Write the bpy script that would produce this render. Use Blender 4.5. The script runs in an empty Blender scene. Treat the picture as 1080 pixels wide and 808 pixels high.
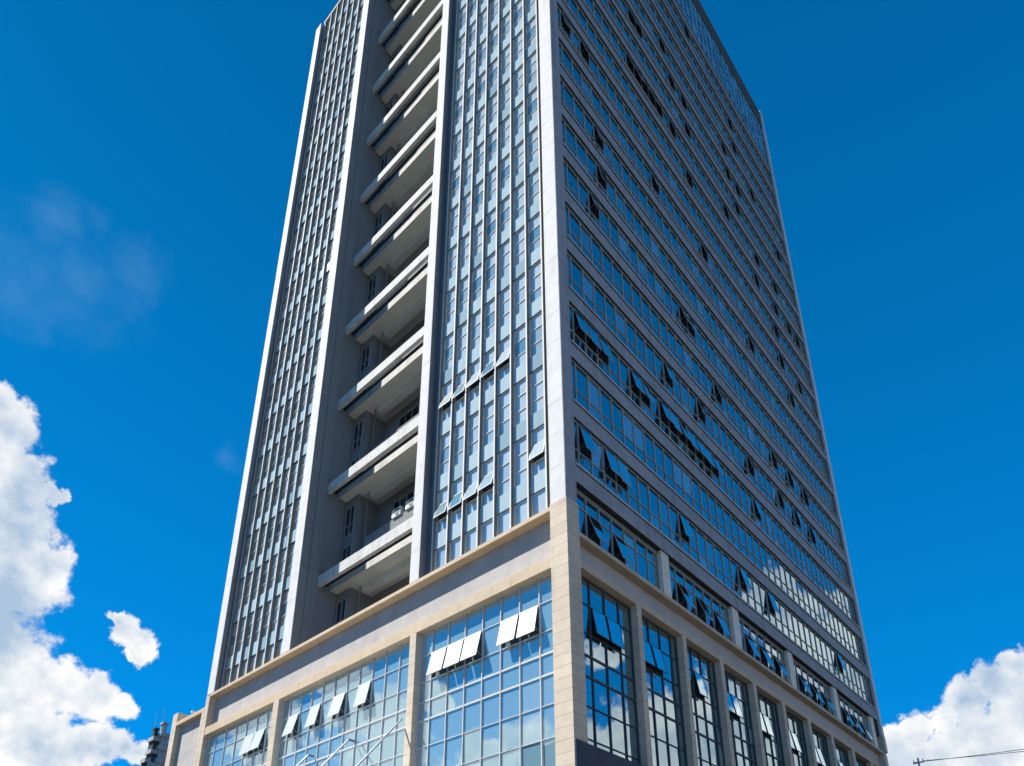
import bpy, math, random
from mathutils import Vector, Matrix

# ---------------------------------------------------------------- camera, sky, sun, exposure
scene = bpy.context.scene
EYE = 1.6                      # metres above the street; building heights below are written relative to the eye
cam_data = bpy.data.cameras.new('camera')
cam = bpy.data.objects.new('camera', cam_data)
scene.collection.objects.link(cam)
cam.location = (-20.4525, -15.5623, EYE)
cam.rotation_euler = (math.radians(90) + 0.37923, 0, math.atan2(0.62639, 0.68599) - math.radians(90))
cam_data.sensor_width = 36
cam_data.lens = 26.257
cam_data.shift_x = 0.0009
cam_data.shift_y = 0.3252
cam_data.clip_start = 0.1
cam_data.clip_end = 12000
scene.camera = cam

SUN = Vector((-1.0, 1.70, 2.4)).normalized()
sun_data = bpy.data.lights.new('sun', 'SUN')
sun_data.energy = 5.0
sun_data.angle = math.radians(0.53)
sun_data.color = (1.0, 0.95, 0.88)
sun = bpy.data.objects.new('sun', sun_data)
scene.collection.objects.link(sun)
sun.rotation_euler = SUN.to_track_quat('Z', 'Y').to_euler()

scene.view_settings.view_transform = 'Standard'
scene.view_settings.look = 'None'
scene.view_settings.gamma = 1
scene.view_settings.exposure = 1.25
scene.view_settings.use_curve_mapping = False
scene.render.engine = 'CYCLES'
scene.cycles.max_bounces = 6
scene.cycles.diffuse_bounces = 3
scene.cycles.glossy_bounces = 4

# clouds: direction x, y, z and angular radius of every puff
BL = [(0.0963,0.8111,0.5770,0.0328),(0.0901,0.8446,0.5277,0.0643),(0.1250,0.8313,0.5416,0.0301),(0.1314,0.8607,0.4919,0.0554),(0.1716,0.8651,0.4713,0.0374),(0.1570,0.8859,0.4366,0.0535),(0.1436,0.9171,0.3720,0.0763),(0.1933,0.9264,0.3231,0.0491),(0.2259,0.9117,0.3432,0.0385),(0.2630,0.9015,0.3437,0.0334),(0.2931,0.8940,0.3389,0.0213),(0.2287,0.9330,0.2779,0.0601),(0.2741,0.9182,0.2861,0.0332),(0.0837,0.8051,0.5872,0.0251),(0.1609,0.8287,0.5361,0.0116),(0.2713,0.8648,0.4224,0.0213),(0.2914,0.8634,0.4120,0.0216),(0.2998,0.8683,0.3953,0.0130),(0.2595,0.8641,0.4313,0.0116),(0.2881,0.8709,0.3982,0.0129),(0.3040,0.9071,0.2911,0.0213),(0.3257,0.9013,0.2858,0.0194),(0.2920,0.9157,0.2760,0.0168),(0.9293,0.0908,0.3580,0.0229),(0.9322,0.1147,0.3432,0.0272),(0.9313,0.1448,0.3342,0.0279),(0.9303,0.1766,0.3215,0.0245),(0.9272,0.2060,0.3128,0.0209),(0.9257,0.2288,0.3013,0.0191),(0.9490,0.1401,0.2826,0.0582),(0.9486,0.0900,0.3035,0.0604),(0.9440,0.1960,0.2654,0.0507),(0.9343,0.2340,0.2690,0.0253)]
BR = [  # the banks that stand behind the viewer and show in the glass: azimuth, elevation, radius (degrees)
    (-36, 17, 5), (-30, 18, 5.5), (-24, 19, 6), (-18, 22, 6), (-12, 22, 7), (-6, 19, 6), (-41, 14, 5), (-34, 26.3, 1.6), (-20, 28, 3),
    (139, 19, 2.4), (135, 18, 3), (142, 17, 4), (128, 20, 3), (125, 22, 3), (122, 25, 3), (127, 17, 4), (118, 20, 3.5), (131, 23, 1.6),
    (150, 14, 5), (160, 16, 5)]
for az, el, rr in BR:
    a, e = math.radians(az), math.radians(el)
    BL.append((math.cos(e) * math.cos(a), math.cos(e) * math.sin(a), math.sin(e), math.radians(rr)))
WISP = [(0.1122,0.7023,0.7030,0.0562),(0.0721,0.7129,0.6975,0.0522),(0.1374,0.6699,0.7296,0.0364),(0.0658,0.7339,0.6760,0.0434),(0.3002,0.7320,0.6116,0.0237),(0.1066,0.6589,0.7446,0.0191),(0.0695,0.6748,0.7347,0.0338)]

def build_world():
    w = bpy.data.worlds.new('World'); scene.world = w; w.use_nodes = True
    nt = w.node_tree; nt.nodes.clear(); N = nt.nodes.new; L = nt.links.new
    def math_(op, a, b=None, c=None, clamp=False):
        n = N('ShaderNodeMath'); n.operation = op; n.use_clamp = clamp
        for i, v in enumerate((a, b, c)):
            if v is None: continue
            if isinstance(v, (int, float)): n.inputs[i].default_value = v
            else: L(v, n.inputs[i])
        return n.outputs[0]
    def vmath(op, a, b=None, scale=None):
        n = N('ShaderNodeVectorMath'); n.operation = op
        for i, v in enumerate((a, b)):
            if v is None: continue
            if isinstance(v, (tuple, Vector)): n.inputs[i].default_value = v
            else: L(v, n.inputs[i])
        if scale is not None: n.inputs['Scale'].default_value = scale
        return n
    def noise(vec, scale, detail, rough=0.55):
        n = N('ShaderNodeTexNoise'); n.inputs['Scale'].default_value = scale
        n.inputs['Detail'].default_value = detail; n.inputs['Roughness'].default_value = rough
        L(vec, n.inputs['Vector']); return n
    def maprange(v, a, b, c, d, mode='SMOOTHSTEP'):
        n = N('ShaderNodeMapRange'); n.interpolation_type = mode
        L(v, n.inputs['Value'])
        for k, x in zip(('From Min', 'From Max', 'To Min', 'To Max'), (a, b, c, d)): n.inputs[k].default_value = x
        return n.outputs[0]
    def mix(fac, a, b):
        n = N('ShaderNodeMix'); n.data_type = 'RGBA'
        if isinstance(fac, (int, float)): n.inputs[0].default_value = fac
        else: L(fac, n.inputs[0])
        for i, v in ((6, a), (7, b)):
            if isinstance(v, tuple): n.inputs[i].default_value = v
            else: L(v, n.inputs[i])
        return n.outputs[2]
    sky = N('ShaderNodeTexSky'); sky.sky_type = 'NISHITA'; sky.sun_disc = False
    sky.sun_elevation = math.asin(SUN.z)
    sky.sun_rotation = math.atan2(SUN.x, SUN.y)
    sky.altitude = 0; sky.air_density = 1.0; sky.dust_density = 0.3; sky.ozone_density = 2.0
    # the photograph's deep saturated blue
    gam = N('ShaderNodeGamma'); gam.inputs['Gamma'].default_value = 0.3; L(sky.outputs[0], gam.inputs['Color'])
    tint = N('ShaderNodeMix'); tint.data_type = 'RGBA'; tint.blend_type = 'MULTIPLY'; tint.inputs[0].default_value = 1
    L(gam.outputs[0], tint.inputs[6])
    tc = N('ShaderNodeTexCoord'); d = vmath('NORMALIZE', tc.outputs['Generated']).outputs[0]
    sepd = N('ShaderNodeSeparateXYZ'); L(d, sepd.inputs[0])
    up = maprange(sepd.outputs['Z'], 0.2, 0.95, 1.06, 0.50, 'LINEAR')
    tv = N('ShaderNodeVectorMath'); tv.operation = 'SCALE'; tv.inputs[0].default_value = (0.004, 0.87, 2.12, 1)[:3]; L(up, tv.inputs['Scale'])
    L(tv.outputs[0], tint.inputs[7])
    n1 = noise(d, 9, 3); n2 = noise(d, 38, 4, 0.6)
    o1 = vmath('SCALE', vmath('SUBTRACT', n1.outputs['Color'], (.5, .5, .5)).outputs[0], scale=0.035).outputs[0]
    o2 = vmath('SCALE', vmath('SUBTRACT', n2.outputs['Color'], (.5, .5, .5)).outputs[0], scale=0.03).outputs[0]
    dd = vmath('ADD', vmath('ADD', d, o1).outputs[0], o2).outputs[0]
    def field(blobs, vec):
        m = None
        for x, y, z, r in blobs:
            q = math_('MULTIPLY', vmath('DISTANCE', vec, (x, y, z)).outputs['Value'], 1 / r)
            m = q if m is None else math_('SMOOTH_MIN', m, q, 0.15)
        return math_('SUBTRACT', 1.0, m)
    f = field(BL, dd)
    bil = noise(d, 21, 9, 0.58)
    bil_s = noise(vmath('ADD', d, tuple(SUN * 0.016)).outputs[0], 21, 9, 0.58)
    fine = noise(d, 75, 6, 0.6)
    dens = math_('ADD', f, math_('MULTIPLY', math_('SUBTRACT', bil.outputs[0], 0.5), 1.2))
    dens = math_('ADD', dens, math_('MULTIPLY', math_('SUBTRACT', fine.outputs[0], 0.5), 0.55))
    mask = maprange(dens, -0.04, 0.26, 0, 1)
    relief = math_('SUBTRACT', bil.outputs[0], bil_s.outputs[0])
    big = noise(d, 11, 3, 0.5)
    deep = maprange(dens, 0.1, 0.95, 0, 0.6)
    shade = math_('ADD', math_('MULTIPLY', relief, 1.9), math_('ADD', 0.80, math_('MULTIPLY', math_('SUBTRACT', big.outputs[0], 0.52), 2.4)))
    shade = math_('SUBTRACT', shade, math_('MULTIPLY', deep, 0.52), clamp=True)
    ccol = mix(shade, (0.42, 0.56, 0.74, 1), (1.0, 1.0, 1.0, 1))
    cl = N('ShaderNodeMix'); cl.data_type = 'RGBA'; cl.blend_type = 'MULTIPLY'; cl.inputs[0].default_value = 1
    L(ccol, cl.inputs[6]); cl.inputs[7].default_value = (4.2, 4.2, 4.2, 1)
    wf = field(WISP, dd)
    wn = noise(d, 14, 6, 0.6)
    wm = maprange(math_('ADD', wf, math_('MULTIPLY', math_('SUBTRACT', wn.outputs[0], 0.5), 2.6)), -0.2, 1.6, 0, 0.09)
    base = mix(wm, tint.outputs[2], (2.4, 3.6, 4.3, 1))
    col = mix(mask, base, cl.outputs[2])
    bg = N('ShaderNodeBackground'); bg.inputs['Strength'].default_value = 0.1
    L(col, bg.inputs['Color'])
    out = N('ShaderNodeOutputWorld'); L(bg.outputs[0], out.inputs['Surface'])
    w.cycles.sampling_method = 'MANUAL'; w.cycles.sample_map_resolution = 512
build_world()

# ---------------------------------------------------------------- materials
def mat(name, color, rough=0.7, joints=None, var=0.08, var_scale=1.5, streak=0.0, bump=0.0, joint_dark=0.45, metal=0.0, spec=0.08):
    """matte surface with mottling, rain streaks and panel joints; joints = (period_xy, period_z, width, offset_z)"""
    m = bpy.data.materials.new(name); m.use_nodes = True; nt = m.node_tree; N = nt.nodes.new; L = nt.links.new
    b = nt.nodes['Principled BSDF']; b.inputs['Roughness'].default_value = rough; b.inputs['Metallic'].default_value = metal
    b.inputs['Specular IOR Level'].default_value = spec
    tc = N('ShaderNodeTexCoord')
    n = N('ShaderNodeTexNoise'); n.inputs['Scale'].default_value = var_scale; n.inputs['Detail'].default_value = 6; n.inputs['Roughness'].default_value = 0.6
    L(tc.outputs['Object'], n.inputs['Vector'])
    mr = N('ShaderNodeMapRange'); L(n.outputs[0], mr.inputs['Value']); mr.inputs['From Min'].default_value = .3; mr.inputs['From Max'].default_value = .7
    mr.inputs['To Min'].default_value = 1 - var; mr.inputs['To Max'].default_value = 1 + var * .6
    fac = mr.outputs[0]
    def M(op, a, c):
        q = N('ShaderNodeMath'); q.operation = op
        for i, v in enumerate((a, c)):
            if isinstance(v, (int, float)): q.inputs[i].default_value = v
            else: L(v, q.inputs[i])
        return q.outputs[0]
    if streak > 0:
        mp = N('ShaderNodeMapping'); mp.inputs['Scale'].default_value = (1.3, 1.3, 0.10); L(tc.outputs['Object'], mp.inputs['Vector'])
        s = N('ShaderNodeTexNoise'); s.inputs['Scale'].default_value = 1.6; s.inputs['Detail'].default_value = 5; L(mp.outputs[0], s.inputs['Vector'])
        r = N('ShaderNodeMapRange'); L(s.outputs[0], r.inputs['Value']); r.inputs['From Min'].default_value = .5; r.inputs['From Max'].default_value = .75
        r.inputs['To Min'].default_value = 1; r.inputs['To Max'].default_value = 1 - streak
        fac = M('MULTIPLY', fac, r.outputs[0])
    if joints:
        px, pz, w, oz = joints
        sp = N('ShaderNodeSeparateXYZ'); L(tc.outputs['Object'], sp.inputs[0])
        lines = None
        def line(coord, per, off=0.0):
            q = M('FRACT', M('DIVIDE', M('ADD', coord, off), per), 0)
            return M('LESS_THAN', q, w / per)
        parts = []
        if pz: parts.append(line(sp.outputs['Z'], pz, oz))
        if px:
            parts.append(line(M('ADD', sp.outputs['X'], sp.outputs['Y']), px, 0.013))
            # every block takes its own slight shade
            cx = M('FLOOR', M('DIVIDE', M('ADD', sp.outputs['X'], sp.outputs['Y']), px), 0)
        else: cx = 0.0
        cz = M('FLOOR', M('DIVIDE', M('ADD', sp.outputs['Z'], oz), pz), 0) if pz else 0.0
        wn = N('ShaderNodeTexWhiteNoise'); cb = N('ShaderNodeCombineXYZ'); wn.noise_dimensions = '3D'
        for i, v in enumerate((cx, cz)):
            if isinstance(v, float): cb.inputs[i].default_value = v
            else: L(v, cb.inputs[i])
        L(cb.outputs[0], wn.inputs['Vector'])
        fac = M('MULTIPLY', fac, M('ADD', 0.95, M('MULTIPLY', wn.outputs['Value'], 0.1)))
        j = parts[0] if len(parts) == 1 else M('MAXIMUM', parts[0], parts[1])
        fac = M('MULTIPLY', fac, M('SUBTRACT', 1.0, M('MULTIPLY', j, joint_dark)))
    v = N('ShaderNodeVectorMath'); v.operation = 'SCALE'; v.inputs[0].default_value = color; L(fac, v.inputs['Scale'])
    L(v.outputs[0], b.inputs['Base Color'])
    if bump:
        bn = N('ShaderNodeTexNoise'); bn.inputs['Scale'].default_value = 30; bn.inputs['Detail'].default_value = 4; L(tc.outputs['Object'], bn.inputs['Vector'])
        bp = N('ShaderNodeBump'); bp.inputs['Strength'].default_value = bump; bp.inputs['Distance'].default_value = .02
        L(bn.outputs[0], bp.inputs['Height']); L(bp.outputs[0], b.inputs['Normal'])
    return m

def glass(name, refl, body, curtain, cur_amt, refl_tint=(.82, .95, .96)):
    """coated glass: mirror of the sky over a tinted body; some panes have pale blinds behind them (per-pane attribute)"""
    m = bpy.data.materials.new(name); m.use_nodes = True; nt = m.node_tree; nt.nodes.clear(); N = nt.nodes.new; L = nt.links.new
    at = N('ShaderNodeAttribute'); at.attribute_name = 'pane'
    tc = N('ShaderNodeTexCoord')
    # folds of the blinds
    mp = N('ShaderNodeMapping'); mp.inputs['Scale'].default_value = (7, 7, .25); L(tc.outputs['Object'], mp.inputs['Vector'])
    nz = N('ShaderNodeTexNoise'); nz.inputs['Scale'].default_value = 2.0; nz.inputs['Detail'].default_value = 3; L(mp.outputs[0], nz.inputs['Vector'])
    cr = N('ShaderNodeMapRange'); L(at.outputs['Fac'], cr.inputs['Value'])
    cr.inputs['From Min'].default_value = 1 - cur_amt; cr.inputs['From Max'].default_value = min(1.0, 1 - cur_amt + .35)
    mu = N('ShaderNodeMath'); mu.operation = 'MULTIPLY'; L(cr.outputs[0], mu.inputs[0])
    fr = N('ShaderNodeMapRange'); L(nz.outputs[0], fr.inputs['Value']); fr.inputs['From Min'].default_value = .3; fr.inputs['From Max'].default_value = .7
    fr.inputs['To Min'].default_value = .65; fr.inputs['To Max'].default_value = 1; L(fr.outputs[0], mu.inputs[1])
    mx = N('ShaderNodeMix'); mx.data_type = 'RGBA'; L(mu.outputs[0], mx.inputs[0]); mx.inputs[6].default_value = (*body, 1); mx.inputs[7].default_value = (*curtain, 1)
    df = N('ShaderNodeBsdfDiffuse'); L(mx.outputs[2], df.inputs['Color'])
    gl = N('ShaderNodeBsdfGlossy'); gl.inputs['Roughness'].default_value = 0.015; gl.inputs['Color'].default_value = (*refl_tint, 1)
    wv = N('ShaderNodeTexNoise'); wv.inputs['Scale'].default_value = 0.9; wv.inputs['Detail'].default_value = 1; L(tc.outputs['Object'], wv.inputs['Vector'])
    bp = N('ShaderNodeBump'); bp.inputs['Strength'].default_value = .12; bp.inputs['Distance'].default_value = .03; L(wv.outputs[0], bp.inputs['Height'])
    L(bp.outputs[0], gl.inputs['Normal'])
    lw = N('ShaderNodeLayerWeight'); lw.inputs['Blend'].default_value = .35
    fm = N('ShaderNodeMapRange'); L(lw.outputs['Fresnel'], fm.inputs['Value']); fm.inputs['To Min'].default_value = refl; fm.inputs['To Max'].default_value = min(1, refl + .35)
    ms = N('ShaderNodeMixShader'); L(fm.outputs[0], ms.inputs[0]); L(df.outputs[0], ms.inputs[1]); L(gl.outputs[0], ms.inputs[2])
    o = N('ShaderNodeOutputMaterial'); L(ms.outputs[0], o.inputs['Surface'])
    return m

M = {}
M['stone'] = mat('cream_stone', (.57, .485, .375), .75, joints=(0, .5, .028, .05), var=.10, streak=.14, bump=.15, joint_dark=.35)
M['stone_band'] = mat('cream_stone_band', (.54, .43, .30), .75, joints=(1.05, 0, .02, 0), var=.09, streak=.06, bump=.15, joint_dark=.35)
M['pale_stone'] = mat('pale_stone', (.74, .66, .54), .75, joints=(0, 1.2, .02, 0), var=.08, streak=.1)
M['frieze'] = mat('grey_render', (.44, .415, .39), .8, joints=(3.3, 0, .02, 0), var=.12, streak=.08, joint_dark=.12)
M['white'] = mat('white_panel', (.62, .62, .605), .85, var=.09, streak=.10)
M['wall'] = mat('light_grey_paint', (.42, .41, .40), .8, joints=(0, 3.6, .03, 1.8), var=.06, streak=.08, joint_dark=.1)
M['band'] = mat('band_paint', (.315, .315, .325), .75, joints=(3.9, 0, .02, 0), var=.14, streak=.25, joint_dark=.15)
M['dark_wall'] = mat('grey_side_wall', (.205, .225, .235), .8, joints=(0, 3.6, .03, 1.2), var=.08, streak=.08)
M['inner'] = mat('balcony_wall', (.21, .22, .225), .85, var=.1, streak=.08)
M['soffit'] = mat('soffit_paint', (.58, .60, .56), .85, joints=(3.6, 0, .02, 0), var=.12, var_scale=.6, joint_dark=.15)
M['beam'] = mat('balcony_beam', (.58, .575, .54), .85, joints=(1.8, 0, .02, 0), var=.14, streak=.22, joint_dark=.15)
M['panel'] = glass('shadow_box_glass', .18, (.29, .39, .41), (.52, .62, .61), .9)
M['fin_shade'] = mat('shaded_fin_side', (.20, .18, .155), .6)  # fin flanks tinted darker, their shade put into the colour
M['roof_trim'] = mat('dark_olive_trim', (.10, .09, .07), .7, joints=(3.9, 0, .03, 0), var=.15)
M['under'] = mat('shaded_underside', (.05, .052, .045), .9)  # near-black colour carries the shade under bands, sills and panels
M['room'] = mat('room_behind_sash', (.10, .145, .16), .9, var=.5, var_scale=3)
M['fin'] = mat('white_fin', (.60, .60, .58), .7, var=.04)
M['frame_light'] = mat('pale_aluminium', (.55, .56, .56), .4, var=.05)
M['frame_grey'] = mat('grey_green_aluminium', (.32, .33, .31), .4, var=.06)
M['frame_dark'] = mat('dark_bronze_aluminium', (.07, .09, .10), .4, var=.06)
M['void'] = mat('dim_room', (.03, .045, .055), .9, var=.3)
M['sign'] = mat('slate_panel', (.045, .06, .085), .45, joints=(1.2, 0, .02, 0), var=.15, streak=.2)
M['steel'] = mat('galvanised_steel', (.42, .44, .45), .35, metal=.6, var=.08)
M['acw'] = mat('appliance_white', (.68, .68, .65), .5, var=.06)
M['black'] = mat('black_plastic', (.02, .02, .022), .5, var=.05)
M['glass_low'] = glass('curtain_wall_glass', .40, (.21, .345, .385), (.42, .5, .5), .12)
M['glass_mid'] = glass('office_glass', .40, (.17, .29, .33), (.70, .74, .70), .85)
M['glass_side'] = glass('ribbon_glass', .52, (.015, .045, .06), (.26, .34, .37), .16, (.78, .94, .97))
M['glass_dark'] = glass('balcony_glass', .14, (.012, .02, .028), (.15, .17, .18), .1)
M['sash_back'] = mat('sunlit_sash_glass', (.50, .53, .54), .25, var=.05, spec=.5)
M['far_wall'] = mat('weathered_far_wall', (.38, .39, .37), .85, var=.15, streak=.2)
M['far_dark'] = mat('dark_recess', (.05, .065, .07), .8, var=.2)
M['green_glass'] = glass('green_glass', .3, (.08, .22, .19), (.3, .4, .35), .2)

# ---------------------------------------------------------------- helpers
COL = scene.collection
rng = random.Random(7)

class MB:
    """collects boxes and quads, then links them as ONE mesh object"""
    def __init__(s): s.v = []; s.f = []; s.m = []; s.a = []
    def quad(s, pts, mi=0, a=0.5):
        b = len(s.v); s.v += [tuple(p) for p in pts]; s.f.append(tuple(range(b, b + len(pts)))); s.m.append(mi); s.a.append(a)
    def box(s, x0, x1, y0, y1, z0, z1, mi=0):
        if x0 > x1: x0, x1 = x1, x0
        if y0 > y1: y0, y1 = y1, y0
        b = len(s.v)
        s.v += [(x0, y0, z0), (x1, y0, z0), (x1, y1, z0), (x0, y1, z0), (x0, y0, z1), (x1, y0, z1), (x1, y1, z1), (x0, y1, z1)]
        for q in ((0, 3, 2, 1), (4, 5, 6, 7), (0, 1, 5, 4), (1, 2, 6, 5), (2, 3, 7, 6), (3, 0, 4, 7)):
            s.f.append(tuple(b + i for i in q)); s.m.append(mi); s.a.append(0.5)
        return s
    def obox(s, mtx, hx, hy, hz, mi=0):
        b = len(s.v)
        for z in (-hz, hz):
            for x, y in ((-hx, -hy), (hx, -hy), (hx, hy), (-hx, hy)): s.v.append(tuple(mtx @ Vector((x, y, z))))
        for q in ((0, 3, 2, 1), (4, 5, 6, 7), (0, 1, 5, 4), (1, 2, 6, 5), (2, 3, 7, 6), (3, 0, 4, 7)):
            s.f.append(tuple(b + i for i in q)); s.m.append(mi); s.a.append(0.5)
    def tube(s, a, c, r, n=10, mi=0, r2=None):
        a = Vector(a); c = Vector(c); r2 = r if r2 is None else r2; d = (c - a).normalized()
        u = d.orthogonal().normalized(); w = d.cross(u); b = len(s.v)
        for p, rr in ((a, r), (c, r2)):
            for i in range(n):
                t = 2 * math.pi * i / n; s.v.append(tuple(p + u * math.cos(t) * rr + w * math.sin(t) * rr))
        for i in range(n):
            j = (i + 1) % n; s.f.append((b + i, b + j, b + n + j, b + n + i)); s.m.append(mi); s.a.append(.5)
        s.f.append(tuple(b + i for i in reversed(range(n)))); s.m.append(mi); s.a.append(.5)
        s.f.append(tuple(b + n + i for i in range(n))); s.m.append(mi); s.a.append(.5)
    def build(s, name, mats, parent=None, lift=EYE, bevel=0.0):
        me = bpy.data.meshes.new(name); me.from_pydata([(x, y, z + lift) for x, y, z in s.v], [], s.f)
        if not isinstance(mats, (list, tuple)): mats = [mats]
        for m in mats: me.materials.append(m)
        me.polygons.foreach_set('material_index', s.m)
        at = me.attributes.new('pane', 'FLOAT', 'FACE'); at.data.foreach_set('value', s.a)
        me.update()
        o = bpy.data.objects.new(name, me); COL.objects.link(o)
        if parent is not None:
            o.parent = parent; o.matrix_parent_inverse = Matrix.Identity(4)
            loc = Vector((0, 0, 0)); p = parent
            while p is not None: loc += p.location; p = p.parent
            o.location = -loc
        if bevel:
            bv = o.modifiers.new('bevel', 'BEVEL'); bv.width = bevel; bv.segments = 2; bv.limit_method = 'ANGLE'
        return o

def tag(o, label=None, cat=None, group=None, kind=None):
    if label: o['label'] = label
    if cat: o['category'] = cat
    if group: o['group'] = group
    if kind: o['kind'] = kind
    return o
def empty(name, loc, label, cat, group=None):
    o = bpy.data.objects.new(name, None); COL.objects.link(o); o.location = loc; o.empty_display_size = .5
    return tag(o, label, cat, group)
def part(mb, name, m, parent, **k): return mb.build(name, m, parent, **k)
def B(*a, **k): return MB().box(*a, **k)

# face helpers: u runs along the facade, d into it. 'L' = sunlit facade (plane x=0), 'R' = shaded facade (plane y=0)
def fbox(mb, face, u0, u1, d0, d1, z0, z1, mi=0):
    if face == 'L': mb.box(d0, d1, u0, u1, z0, z1, mi)
    else: mb.box(u0, u1, d0, d1, z0, z1, mi)
def pane(mb, face, u0, u1, d, z0, z1, mi=0, tilt=.0022, val=None):
    """one glass pane set very slightly out of true, as real ones are"""
    a, b = rng.gauss(0, tilt), rng.gauss(0, tilt); w, h = (u1 - u0) / 2, (z1 - z0) / 2
    def P(u, z): return d + a * (u - (u0 + u1) / 2) + b * (z - (z0 + z1) / 2)
    if face == 'L': pts = [(P(u0, z0), u0, z0), (P(u0, z1), u0, z1), (P(u1, z1), u1, z1), (P(u1, z0), u1, z0)]
    else: pts = [(u0, P(u0, z0), z0), (u1, P(u1, z0), z0), (u1, P(u1, z1), z1), (u0, P(u0, z1), z1)]
    mb.quad(pts, mi, rng.random() if val is None else val)
def row_val(j, n):
    """blinds hang at the head of the office windows, so the top panes are mostly pale"""
    if n < 4: return rng.uniform(.35, .75)
    return rng.uniform(.55, 1) if j == 2 else (rng.uniform(.1, .75) if j == 1 else rng.uniform(.3, .85))
def sash(parent, face, u0, u1, d, z0, z1, ang, gm, fm, fr=.045, th=.03, lit=None):
    """top-hung casement: glazed leaf and rim, hinged at its head and swung outwards"""
    h = z1 - z0; mb = MB(); c, s = math.cos(ang), math.sin(ang)
    g = .034
    def W(u, v, n):   # v metres down the leaf, n outwards of the leaf
        out = d - (v * s + n * c); z = z1 - v * c + n * s
        return (out, u, z) if face == 'L' else (u, out, z)
    def slab(ua, ub, va, vb, na, nb, mi):
        b = len(mb.v)
        for n in (na, nb):
            for (u, v) in ((ua, va), (ub, va), (ub, vb), (ua, vb)): mb.v.append(W(u, v, n))
        for q in ((0, 1, 2, 3), (7, 6, 5, 4), (0, 4, 5, 1), (1, 5, 6, 2), (2, 6, 7, 3), (3, 7, 4, 0)):
            mb.f.append(tuple(b + i for i in q)); mb.m.append(mi); mb.a.append(0.5)
    u0 += g; u1 -= g
    slab(u0, u1, 0, fr, 0, th, 1); slab(u0, u1, h - fr, h, 0, th, 1)
    slab(u0, u0 + fr, fr, h - fr, 0, th, 1); slab(u1 - fr, u1, fr, h - fr, 0, th, 1)
    b = len(mb.v)
    v_ = rng.random()
    for n in (th * .8, th * .2):
        mb.v += [W(u0 + fr, fr, n), W(u1 - fr, fr, n), W(u1 - fr, h - fr, n), W(u0 + fr, h - fr, n)]
    mb.f.append((b, b + 1, b + 2, b + 3)); mb.m.append(0 if lit is None else 2); mb.a.append(v_)
    mb.f.append((b + 7, b + 6, b + 5, b + 4)); mb.m.append(0); mb.a.append(v_)
    # stay arms
    for u in (u0 + .06, u1 - .06):
        a = W(u, h * .75, 0); bb = (d + .02, u, z0 + h * .12) if face == 'L' else (u, d + .02, z0 + h * .12)
        mb.tube(a, bb, .008, 6, 1)
    o = mb.build('sash', [gm, fm, lit or gm], parent)
    return o

def window_grid(name, parent, face, us, zs, d, gm, fm, fw=.06, fd=.07, open_=(), ang=.3, bars=None, lit=None, sash_depth=None, label=None, hbars=None, tilt=.0022):
    """glazing between mullions us and transoms zs: a window part with its frame and open sashes as sub-parts.
    open_ = cells (column, row from the bottom)"""
    g = MB()
    for i in range(len(us) - 1):
        for j in range(len(zs) - 1):
            if (i, j) in open_:
                fbox(g, face, us[i] + .01, us[i + 1] - .01, d + .05, d + .07, zs[j] + .01, zs[j + 1] - .01, 1)
            else:
                pane(g, face, us[i] + .01, us[i + 1] - .01, d, zs[j] + .01, zs[j + 1] - .01, 0, tilt, row_val(j, len(zs)) if name == 'window' else None)
    w = g.build(name, [gm, M['room'] if face == 'L' else M['void']], parent)
    f = MB(); e = .002
    for i, u in enumerate(us):
        uu = u + fw / 2 if i == 0 else (u - fw / 2 if i == len(us) - 1 else u)
        fbox(f, face, uu - fw / 2, uu + fw / 2, d - fd, d + .015, zs[0], zs[-1])
    for j, z in enumerate(zs):
        hw = (hbars[j] if hbars else fw)
        zz = z + hw / 2 if j == 0 else (z - hw / 2 if j == len(zs) - 1 else z)
        for i in range(len(us) - 1):
            a = us[i] + (fw if i == 0 else fw / 2); b = us[i + 1] - (fw if i == len(us) - 2 else fw / 2)
            fbox(f, face, a, b, d - fd + .012, d + .015, zz - hw / 2, zz + hw / 2)
    f.build('frame', fm, w)
    for (i, j) in open_:
        sash(w, face, us[i] + fw / 2, us[i + 1] - fw / 2, d - fd, zs[j] + fw / 2, zs[j + 1] - fw / 2, ang + rng.uniform(-.03, .03), gm, fm, lit=lit)
    return w

# ---------------------------------------------------------------- the setting
def ground():
    mb = MB(); R = 4000; mb.quad([(-R, -R, 0), (R, -R, 0), (R, R, 0), (-R, R, 0)])
    g = mb.build('ground', mat('city_ground', (.06, .06, .052), .9, var=.25, var_scale=.05), lift=0); tag(g, kind='structure')
    mb = MB(); mb.quad([(-28, -4000, .004), (-14, -4000, .004), (-14, 4000, .004), (-28, 4000, .004)])
    mb.quad([(-14, -20, .004), (4000, -20, .004), (4000, -9, .004), (-14, -9, .004)])
    tag(mb.build('road', mat('asphalt', (.055, .055, .058), .9, var=.2, bump=.3), lift=0), kind='structure')
    mb = MB(); mb.box(-14, -.03, -9, 60, 0, .13); mb.box(-.03, 60, -9, -.03, 0, .13)
    tag(mb.build('pavement', mat('pale_paving', (.13, .125, .115), .85, joints=(.6, 0, .012, 0), var=.12), lift=0), kind='structure')
ground()

# ---------------------------------------------------------------- the office tower
H = 3.6
T = empty('office_tower', (0, 0, 0), 'tall white and grey glass office tower on a cream stone podium, seen from its corner', 'building')
TOP = 97.4
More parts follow.
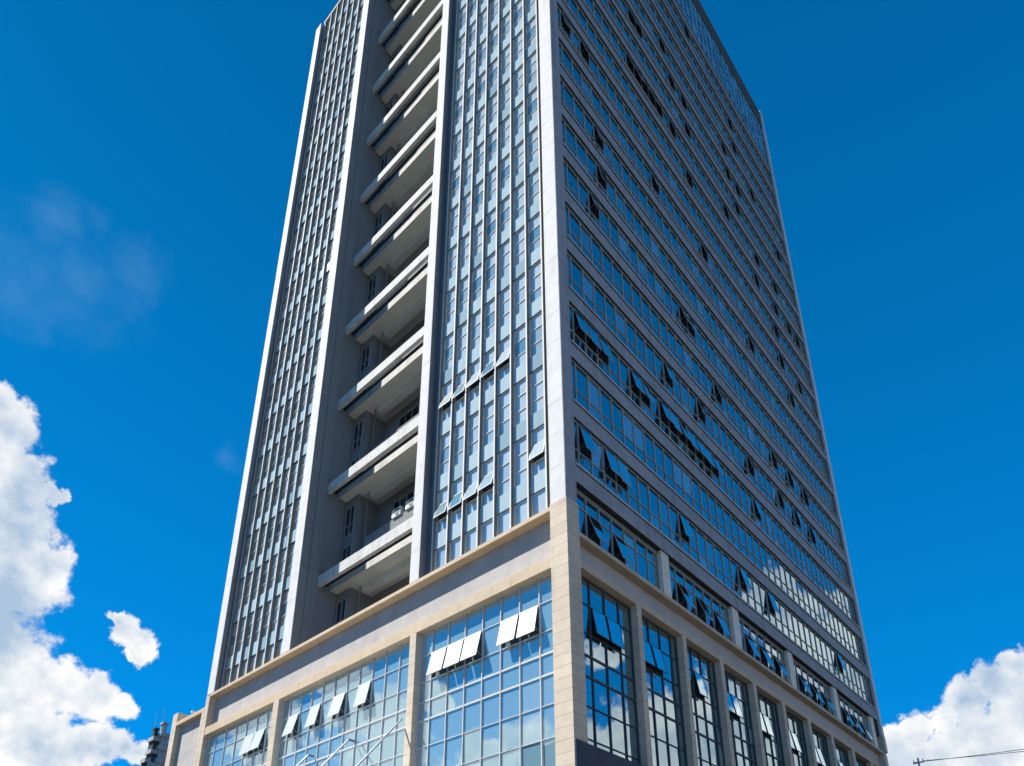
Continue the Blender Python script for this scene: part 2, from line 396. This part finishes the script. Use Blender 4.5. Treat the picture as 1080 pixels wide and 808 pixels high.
# cores behind the skins
c = MB(); c.box(.66, 39.2, .5, 9.3, 19.7, TOP - .6); c.box(4.65, 39.2, 9.3, 20.95, 19.7, TOP - .6); c.box(.66, 39.2, 20.95, 31.0, 19.7, TOP - .6)
part(c, 'wall', M['dark_wall'], T)
part(B(.56, 39.3, .56, 30.9, -1.47, 19.69), 'podium_wall', M['frieze'], T)
part(B(.6, 39.2, .6, 30.9, TOP - .58, TOP - .3), 'roof', M['band'], T)

# piers: pale panels on the face, flanks coloured darker to stand for their shade
def pier(x1, y0, y1, z0, z1):
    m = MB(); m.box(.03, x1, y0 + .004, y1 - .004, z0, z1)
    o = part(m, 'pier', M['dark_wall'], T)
    z = z0
    f = MB(); j = .012
    while z < z1 - .01:                                 # separate panels with open joints, each set a hair out of line
        zz = min(z + 1.8, z1); dx = rng.uniform(-.003, .003)
        f.box(dx, .028, y0, y1, z + j / 2, zz - j / 2); z = zz
    f.build('face_panel', M['white'], o)
pier(.75, .03, .86, 20.1, TOP)
part(B(.004, .75, 0, .029, 20.1, TOP), 'corner_shade_skin', M['band'], T)  # thin skin that darkens the pier's shaded flank through its colour
part(B(-.03, .81, -.03, .87, -1.47, 20.1), 'corner_pier', M['stone'], T, bevel=.012)
pier(.62, 9.34, 10.03, 20.03, TOP)
pier(.62, 20.93, 21.85, 20.03, TOP)
pier(1.2, 30.1, 31.0, 20.03, 96.6)
part(B(39.3, 39.85, -.12, .6, 20.1, TOP), 'pier', M['white'], T)

# left facade, podium: cornice, frieze, lintel, piers
part(B(0, .5, .872, 30.55, 19.81, 20.02), 'cornice', M['stone_band'], T, bevel=.01)
part(B(.502, 4.6, .9, 30.9, 19.70, 19.98), 'terrace', M['band'], T)
part(B(.45, .555, .88, 30.5, 17.56, 19.81), 'frieze', M['frieze'], T)
part(B(0, .45, .872, 30.47, 17.0, 17.56), 'lintel', M['stone_band'], T, bevel=.01)
for a, b in ((9.27, 9.73), (21.39, 22.0)): part(B(0, .45, a, b, -1.47, 16.998), 'stone_pier', M['stone'], T, bevel=.01)
part(B(0, .5, 30.552, 31.05, -1.47, 19.95), 'stone_pier', M['stone'], T, bevel=.01)
ZR = [1.5, 3.0, 4.4, 5.75, 7.1, 8.4, 9.77, 11.15, 12.45, 13.38, 14.4, 15.75, 16.998]
def podium_window(us, face, d, open_cols, gm, fm, lit=None, ang=.32, fw=.042):
    n = len(ZR) - 2
    hb = [.03] * len(ZR); hb[8] = .085; hb[9] = .085
    w = window_grid('podium_window', T, face, us, ZR, d, gm, fm, fw=fw, fd=.06, open_=[(c_, n - 1) for c_ in open_cols], ang=ang, lit=lit, hbars=hb, tilt=.0045)
    return w
podium_window([.88, 1.82, 2.91, 4.01, 5.11, 6.21, 7.33, 8.44, 9.268], 'L', .36, (1, 2, 4, 5, 6), M['glass_low'], M['frame_light'], M['sash_back'], .21)
podium_window([9.732, 10.82, 11.9, 12.97, 14.06, 15.12, 16.26, 17.36, 18.43, 19.5, 20.6, 21.388], 'L', .36, (3, 5, 7, 9), M['glass_low'], M['frame_light'], M['sash_back'], .21)
podium_window([22.002, 23.06, 24.24, 25.48, 26.73, 28.09, 29.4, 30.47], 'L', .36, (1, 2), M['glass_low'], M['frame_light'], M['sash_back'], .21)

# right facade, podium
part(B(.812, 39.86, -.0, .55, 18.58, 18.79), 'cornice', M['stone_band'], T, bevel=.01)
part(B(.82, 39.3, .42, .555, 17.36, 18.58), 'frieze', M['frieze'], T)
part(B(.812, 39.1, 0, .42, 17.04, 17.36), 'lintel', M['stone_band'], T, bevel=.01)
PR = [(4.94, 5.32), (8.89, 9.25), (12.68, 13.07), (16.45, 16.86), (20.25, 20.68), (24.03, 24.48), (27.85, 28.3), (31.7, 32.15), (35.5, 35.95)]
for a, b in PR: part(B(a, b, 0, .5, -1.47, 17.038), 'stone_pier', M['stone'], T, bevel=.01)
part(B(39.12, 39.86, -.02, .55, -1.47, 18.578), 'stone_pier', M['stone'], T, bevel=.01)
part(B(39.3, 39.87, -.14, .56, 18.792, 20.1), 'stone_pier', M['stone'], T, bevel=.01)
edges = [(.812, 4.938)] + [(PR[i][1] + .002, PR[i + 1][0] - .002) for i in range(len(PR) - 1)] + [(PR[-1][1] + .002, 39.118)]
for i, (a, b) in enumerate(edges):
    if i == 0: us, op = [a, 1.86, 2.92, 4.0, b], (1, 2)
    else:
        w = (b - a); us = [a, a + w * .3, a + w * .57, a + w * .84, b]; op = (0, 1) if i in (1, 3, 5, 6) else ((1,) if i in (2, 7) else (0, 1))
    podium_window(us, 'R', .40, op, M['glass_side'], M['frame_dark'], None, .17, fw=.045)

# shaded facade, first tower storey between wide piers
WP = [(7.66, 8.37), (15.07, 15.87), (22.5, 23.3), (30.03, 30.83), (37.6, 38.4)]
for a, b in WP: part(B(a, b, .08, .4, 18.792, 21.328), 'wall_pier', M['pale_stone'], T)
a0 = .812
for i, (a, b) in enumerate(WP):
    us = [a0]; n = 7; w = (a - a0) / n
    for k in range(n): us.append(a0 + w * (k + 1))
    us[-1] = a - .002
    window_grid('strip_window', T, 'R', us, [18.81, 20.42, 21.2], .33, M['glass_side'], M['frame_grey'], fw=.06, fd=.05,
                open_=[(1, 0), (3, 0)] if i == 0 else [(1, 0), (3, 0), (5, 0)], ang=.3)
    a0 = b + .002
part(B(.75, 39.29, .28, .5, 21.2, 21.329), 'head_beam', M['dark_wall'], T)

# shaded facade, ribbon windows and spandrel bands
OPEN = {(0,0),(0,2),(0,3),(0,9),(0,16),(0,20),(0,32),(2,0),(2,1),(2,2),(2,5),(2,6),(2,8),(2,9),(2,10),(2,11),(2,12),(2,13),(2,14),(2,20),(3,9),(3,13),(3,20),(3,25),(3,28),(3,31),(4,16),(4,25),(4,28),(4,31),(5,2),(5,12),(5,13),(9,0),(10,16),(10,28),(10,32),(10,35),(10,37),(11,8),(11,9),(11,10),(11,11),(11,12),(11,14),(13,9),(13,10),(13,17),(14,14)}
rs = random.Random(3)
for _ in range(30): OPEN.add((rs.randint(5, 17), rs.randint(1, 36)))
US = [.752] + [1.2 + .97 * i for i in range(39)] + [38.95]
for k in range(19):
    hd = 21.33 + H * k
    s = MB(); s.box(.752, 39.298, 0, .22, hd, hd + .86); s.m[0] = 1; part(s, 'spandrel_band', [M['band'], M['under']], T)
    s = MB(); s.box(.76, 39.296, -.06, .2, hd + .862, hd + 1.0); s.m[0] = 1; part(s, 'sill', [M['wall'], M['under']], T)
    if k < 18:
        ops = [(c_ + 1, 1) for (kk, c_) in OPEN if kk == k]
        window_grid('ribbon_window', T, 'R', US, [hd + 1.0, hd + 1.95, hd + 3.598], .15, M['glass_side'], M['frame_grey'], fw=.07, fd=.05,
                    open_=ops, ang=.19, hbars=[.05, .045, .06])
part(B(38.952, 39.298, .05, .45, 20.1, 93), 'end_strip', M['roof_trim'], T)
# crown lattice under the roof beam
zz = [21.33 + H * 18 + 1.0 + 1.05 * i for i in range(8)]
window_grid('crown_lattice', T, 'R', [.752] + [1.2 + .97 * i for i in range(39)] + [38.95], zz, .06, M['glass_low'], M['frame_dark'], fw=.13, fd=.02, tilt=.02)
part(B(.752, 39.298, 0, .3, zz[-1] + .002, TOP), 'roof_beam', M['roof_trim'], T)
part(B(39.5, 39.62, .2, .32, TOP, TOP + 1.3), 'lightning_rod', M['steel'], T)

# sunlit facade: two glazed wings of fins, spandrel panels and windows
def wing(y_fins, gap0, gap1, per_window, prefix_open):
    for u in y_fins: 
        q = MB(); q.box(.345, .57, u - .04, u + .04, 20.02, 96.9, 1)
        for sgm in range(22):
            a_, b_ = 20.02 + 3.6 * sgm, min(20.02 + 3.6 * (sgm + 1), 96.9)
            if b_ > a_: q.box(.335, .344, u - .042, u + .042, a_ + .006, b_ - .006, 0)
        part(q, 'fin', [M['fin'], M['fin_shade']], T)
    for (a, b) in (gap0, gap1):
        if b - a > .05: part(B(.52, .6, a, b, 20.0, 96.9), 'side_panel', M['dark_wall'], T)
    lo, hi = min(y_fins), max(y_fins); ys = sorted(y_fins)
    stuff_g = MB(); stuff_f = MB()
    z00 = 21.66
    # glass panel row standing on the cornice
    def put(nm, i, j, zs, op):
        a, b = ys[i] + .047, ys[i + 1] - .047
        if nm: 
            window_grid(nm, T, 'L', [a, b], zs, .56, M['glass_mid'], M['fin'], fw=.04, fd=.05, open_=op, ang=.24, hbars=[.035] * len(zs), tilt=.006)
        else:
            for q in range(len(zs) - 1): pane(stuff_g, 'L', a, b, .56, zs[q], zs[q + 1] - .002, 0, .006, row_val(q, len(zs)))
            for z in zs[1:-1] : stuff_f.box(.51, .575, a, b, z - .018, z + .018)
            stuff_f.box(.51, .575, a, a + .04, zs[0], zs[-1])
    for r in range(-1, 21):
        z0 = z00 + H * (r)
        if r >= 0:
            s = MB()
            for i in range(len(ys) - 1):
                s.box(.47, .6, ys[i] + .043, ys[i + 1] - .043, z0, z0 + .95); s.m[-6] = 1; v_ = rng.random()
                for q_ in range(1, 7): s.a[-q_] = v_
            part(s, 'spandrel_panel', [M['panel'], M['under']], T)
            zt = z0 + H if r < 20 else 96.9
            zs = [z0 + .952, z0 + 1.75, z0 + 2.7, min(z0 + 3.598, 96.9)]
        else: zs = [20.0, 21.658]
        for i in range(len(ys) - 1):
            op = [(0, 1)] if (r, i) in prefix_open else []
            put('window' if (per_window and r < 14) else None, i, r, zs, op)
    g = stuff_g.build('window', M['glass_mid'], T); tag(g, kind='stuff')
    f = stuff_f.build('frame', M['fin'], g)
finsA = [8.82 - 1.07 * i for i in range(8)]
wing(finsA, (.862, finsA[-1] - .046), (finsA[0] + .046, 9.338), True, {(2, i) for i in (6, 5, 4, 3, 2)} | {(0, i) for i in (6, 5, 4, 3, 0)})
finsB = [22.35 + 1.07 * i for i in range(8)]
wing(finsB, (21.852, finsB[0] - .046), (finsB[-1] + .046, 30.098), False, set())
part(B(.3, .62, .862, 9.338, 96.9, 97.2), 'coping', M['wall'], T)
part(B(.3, .62, 21.852, 30.098, 96.9, 97.2), 'coping', M['wall'], T)

# the recess between the wings: balconies every second storey
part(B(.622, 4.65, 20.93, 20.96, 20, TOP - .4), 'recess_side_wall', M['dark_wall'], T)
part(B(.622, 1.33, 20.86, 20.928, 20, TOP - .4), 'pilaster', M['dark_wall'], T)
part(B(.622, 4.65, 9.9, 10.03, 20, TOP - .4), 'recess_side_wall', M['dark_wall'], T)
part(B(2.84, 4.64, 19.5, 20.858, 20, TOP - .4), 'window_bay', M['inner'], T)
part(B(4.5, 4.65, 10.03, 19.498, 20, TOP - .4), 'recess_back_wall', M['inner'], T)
for n in range(-1, 10):
    z = 25.0 + 7.2 * n
    if n >= 0:
        b = MB(); b.box(1.36, 1.6, 10.032, 20.925, z, z + .75)
        bo = part(b, 'balcony', M['beam'], T, bevel=.008)
        s = MB(); s.box(2.27, 4.5, 10.032, 19.498, z + .05, z + .65); s.box(2.27, 2.838, 19.498, 20.855, z + .05, z + .65)
        s.build('slab', M['soffit'], bo)
        e = MB(); e.box(2.255, 2.268, 10.032, 20.855, z + .045, z + .655); e.build('slab_edge', M['beam'], bo)
        q = MB(); q.box(3.2, 3.7, 10.032, 18.65, z - .42, z + .048); q.build('downstand_beam', M['soffit'], bo)
    if n >= 0:
        q = MB(); q.tube((1.95, 10.05, z + .32), (1.95, 20.84, z + .32), .10, 10); q.build('gutter_pipe', M['void'], bo)
    w = MB()
    if n >= 0:
        w.box(2.95, 3.08, 10.032, 18.6, z + .652, z + 3.35)
        part(w, 'parapet_wall', M['inner'], T)
    for (za, zb) in ((z + 1.2, z + 3.4), (z + 4.25, z + 6.55)):
        if za < 19.9: continue
        window_grid('balcony_window', T, 'L', [19.72, 20.18, 20.72], [za, za + (zb - za) * .36, zb], 2.83, M['glass_dark'], M['frame_grey'], fw=.05, fd=.03)
    for (ya, yb) in ((11.2, 13.2), (15.7, 17.8)):
        za, zb = z + 4.3, z + 6.5
        us = [ya + (yb - ya) * t / 3 for t in range(4)]
        window_grid('balcony_window', T, 'L', us, [za, za + .7, zb], 4.49, M['glass_dark'], M['frame_grey'], fw=.05, fd=.03)
    if n < 9:
        t_ = MB(); t_.tube((3.2, 18.9, z + .7), (3.2, 18.9, z + 7.2), .04, 8); part(t_, 'drainpipe', M['inner'], T)

# canopy over the entrance, hung on steel rods; only the rods' heads reach the picture
cp = part(B(-4.4, -.05, 8.2, 22.6, 7.3, 7.75), 'canopy', M['frame_light'], T)
for yy in (10.0, 14.05, 17.6):
    r = MB(); r.tube((-.02, yy, 12.69 + .02), (-3.95, yy, 12.69 - 3.93 * 1.24), .045, 10); r.build('tie_rod', M['steel'], cp)
    k = MB(); k.tube((.3 if yy > 10 else .0, yy, 12.70), (-.06, yy, 12.70), .05, 12); k.build('rod_anchor', M['frame_dark'], cp)
part(B(-.02, 9.5, -.10, -.035, 6.6, 9.3), 'sign_panel', M['sign'], T, bevel=.01)

# ---------------------------------------------------------------- annex at the left end of the podium
A = empty('annex_building', (0, 33.4, 0), 'low grey rendered annex wing with a pale coping, left of the podium', 'building')
part(B(.32, 14, 31.06, 35.2, -1.6, 18.9), 'wall', M['frieze'], A)
part(B(0, .34, 31.06, 35.2, 18.9, 19.2), 'coping', M['stone_band'], A, bevel=.01)
part(B(0, 14, 35.2, 35.95, -1.6, 19.94), 'end_pier', M['stone'], A, bevel=.01)
part(B(0, .32, 31.06, 31.4, -1.6, 18.9), 'stone_pier', M['stone'], A, bevel=.01)

def floodlight(y):
    o = empty('floodlight', (.15, y, 19.2 + EYE), 'small white floodlight on the coping of the low annex wing', 'floodlight')
    b = MB(); b.box(.06, .25, y - .1, y + .1, 19.38, 19.55); b.build('lamp_body', M['acw'], o, bevel=.02)
    s = MB(); s.tube((.15, y, 19.2), (.15, y, 19.4), .03, 8); s.build('bracket', M['steel'], o)
    return o
floodlight(33.2)

# air conditioners on the second balcony
for i, (y, lb) in enumerate(((14.0, 'white air conditioner on the balcony parapet, right one of the pair'), (15.3, 'white air conditioner on the balcony parapet, left one of the pair'))):
    zb = 28.35 if i == 0 else 28.35
    o = empty('air_conditioner', (3.0, y, zb + EYE), lb, 'air conditioner', 'air conditioners on the balcony parapet')
    b = MB(); b.box(2.85, 3.2, y - .42, y + .42, zb + .002, zb + .6); b.build('casing', M['acw'], o, bevel=.02)
    g = MB()
    for q in range(5):
        pass
    g.tube((2.849, y - .1, zb + .3), (2.83, y - .1, zb + .3), .23, 20); g.build('fan_grille', M['frame_dark'], o)

# ---------------------------------------------------------------- residential block far behind the annex
RB = empty('residential_tower', (41, 144, 0), 'distant residential tower with stacked balconies and two rooftop masts, behind the annex', 'building')
w_ = MB(); w_.box(40.5, 47, 143.8, 145.5, -1.6, 55); w_.box(47, 62, 143.7, 157, -1.6, 54)
part(w_, 'wall', M['far_wall'], RB)
def bay(x0, x1, y0, y1, top, step):
    m = MB(); m.box(x0, x1, y0, y1, -1.6, top)
    part(m, 'bay_tower', M['far_dark'] if step else M['far_wall'], RB)
    s = MB(); z = top - 1.2
    while z > 30:
        s.box(x0 - .35, x1 + .35, y0 - .45, y1, z, z + .9); z -= 2.9
    part(s, 'balcony_stack', M['far_wall'], RB)
bay(38.45, 39.0, 143.0, 145, 50.6, 1)
bay(39.15, 40.1, 142.6, 145, 55.6, 1)
bay(40.35, 41.9, 142.0, 145, 56.6, 0)
t = MB(); t.box(39.25, 40.0, 143.2, 144.4, 55.6, 57.2); t.box(39.1, 40.2, 143.0, 144.5, 57.2, 57.55); part(t, 'roof_turret', M['far_dark'], RB)
t = MB(); t.box(40.6, 41.5, 142.7, 144.0, 56.6, 58.7); t.box(40.4, 41.7, 142.5, 144.1, 58.7, 59.1); part(t, 'roof_turret', M['far_wall'], RB)
t = MB(); t.tube((39.2, 143.6, 56), (39.2, 143.6, 61.0), .07, 6); part(t, 'mast', M['steel'], RB)
t = MB(); t.tube((40.5, 143.1, 57), (40.5, 143.1, 62.4), .07, 6); part(t, 'mast', M['steel'], RB)

# the block across the street that the lowest corner panes mirror
OB = empty('office_block', (-84, 64, 0), 'green glass office block across the street, mirrored in the lowest corner panes', 'building')
part(B(-94, -76, 57, 72, -1.6, 44.5), 'wall', M['green_glass'], OB)
fb = MB()
for q in range(12): fb.box(-75.99, -75.8, 57, 72, 1 + q * 3.7, 1.5 + q * 3.7)
part(fb, 'floor_bands', M['far_wall'], OB)
part(B(-94.2, -75.7, 56.8, 72.2, 44.5, 45.3), 'parapet', M['far_wall'], OB)

# unseen row added behind the viewer for its bounce: its sunlit front throws light back on the shaded facade
AP = empty('bounce_row', (20, -74, 0), 'long low cream row added out of view to bounce light onto the shaded facade', 'building')
part(B(-60, 130, -90, -72, -1.6, 24), 'wall', mat('cream_render', (.62, .54, .44), .85, joints=(6, 3, .06, 0), var=.1), AP)
aw = MB()
for fl in range(8):
    for q in range(30): aw.box(-57 + q * 6.2, -54.6 + q * 6.2, -71.99, -71.93, .2 + fl * 3, 1.7 + fl * 3)
w_ = part(aw, 'window', M['glass_dark'], AP); tag(w_, kind='stuff')
part(B(-60.4, 130.4, -90.4, -71.6, 24, 24.8), 'roof', M['far_wall'], AP)

# ---------------------------------------------------------------- street pole and overhead lines at the right
def pole(x, y, top, lb):
    o = empty('utility_pole', (x, y, 0), lb, 'utility pole')
    m = MB(); m.tube((x, y, -1.6), (x, y, top), .10, 10, 0, .045); m.build('pole', M['far_wall'], o)
    m = MB(); m.box(x - .04, x + .04, y - .25, y + .25, top - .26, top - .20); m.build('crossarm', M['steel'], o)
    for q in (-.2, .2):
        m = MB(); m.tube((x, y + q, top - .20), (x, y + q, top - .08), .025, 8); m.build('insulator', M['acw'], o)
    return o
pole(18.6, -6.85, 11.62, 'slim pale utility pole rising at the right edge of the podium')
def cable(a, b, sag, lb):
    m = MB(); P = []
    for i in range(25):
        t = i / 24; p = Vector(a).lerp(Vector(b), t); p.z -= sag * 4 * t * (1 - t); P.append(p)
    for i in range(24): m.tube(P[i], P[i + 1], .013, 6)
    o = m.build('power_cable', M['black']); tag(o, lb, 'cable', 'overhead cables at the lower right')
cable((18.6, -6.65, 11.44), (20.3, -24, 11.5), .35, 'upper of two thin overhead cables at the lower right')
cable((18.6, -7.05, 11.44), (20.3, -25, 10.9), .35, 'lower of two thin overhead cables at the lower right')
pole(20.3, -24.5, 11.7, 'utility pole past the right side of the view carrying the overhead cables')
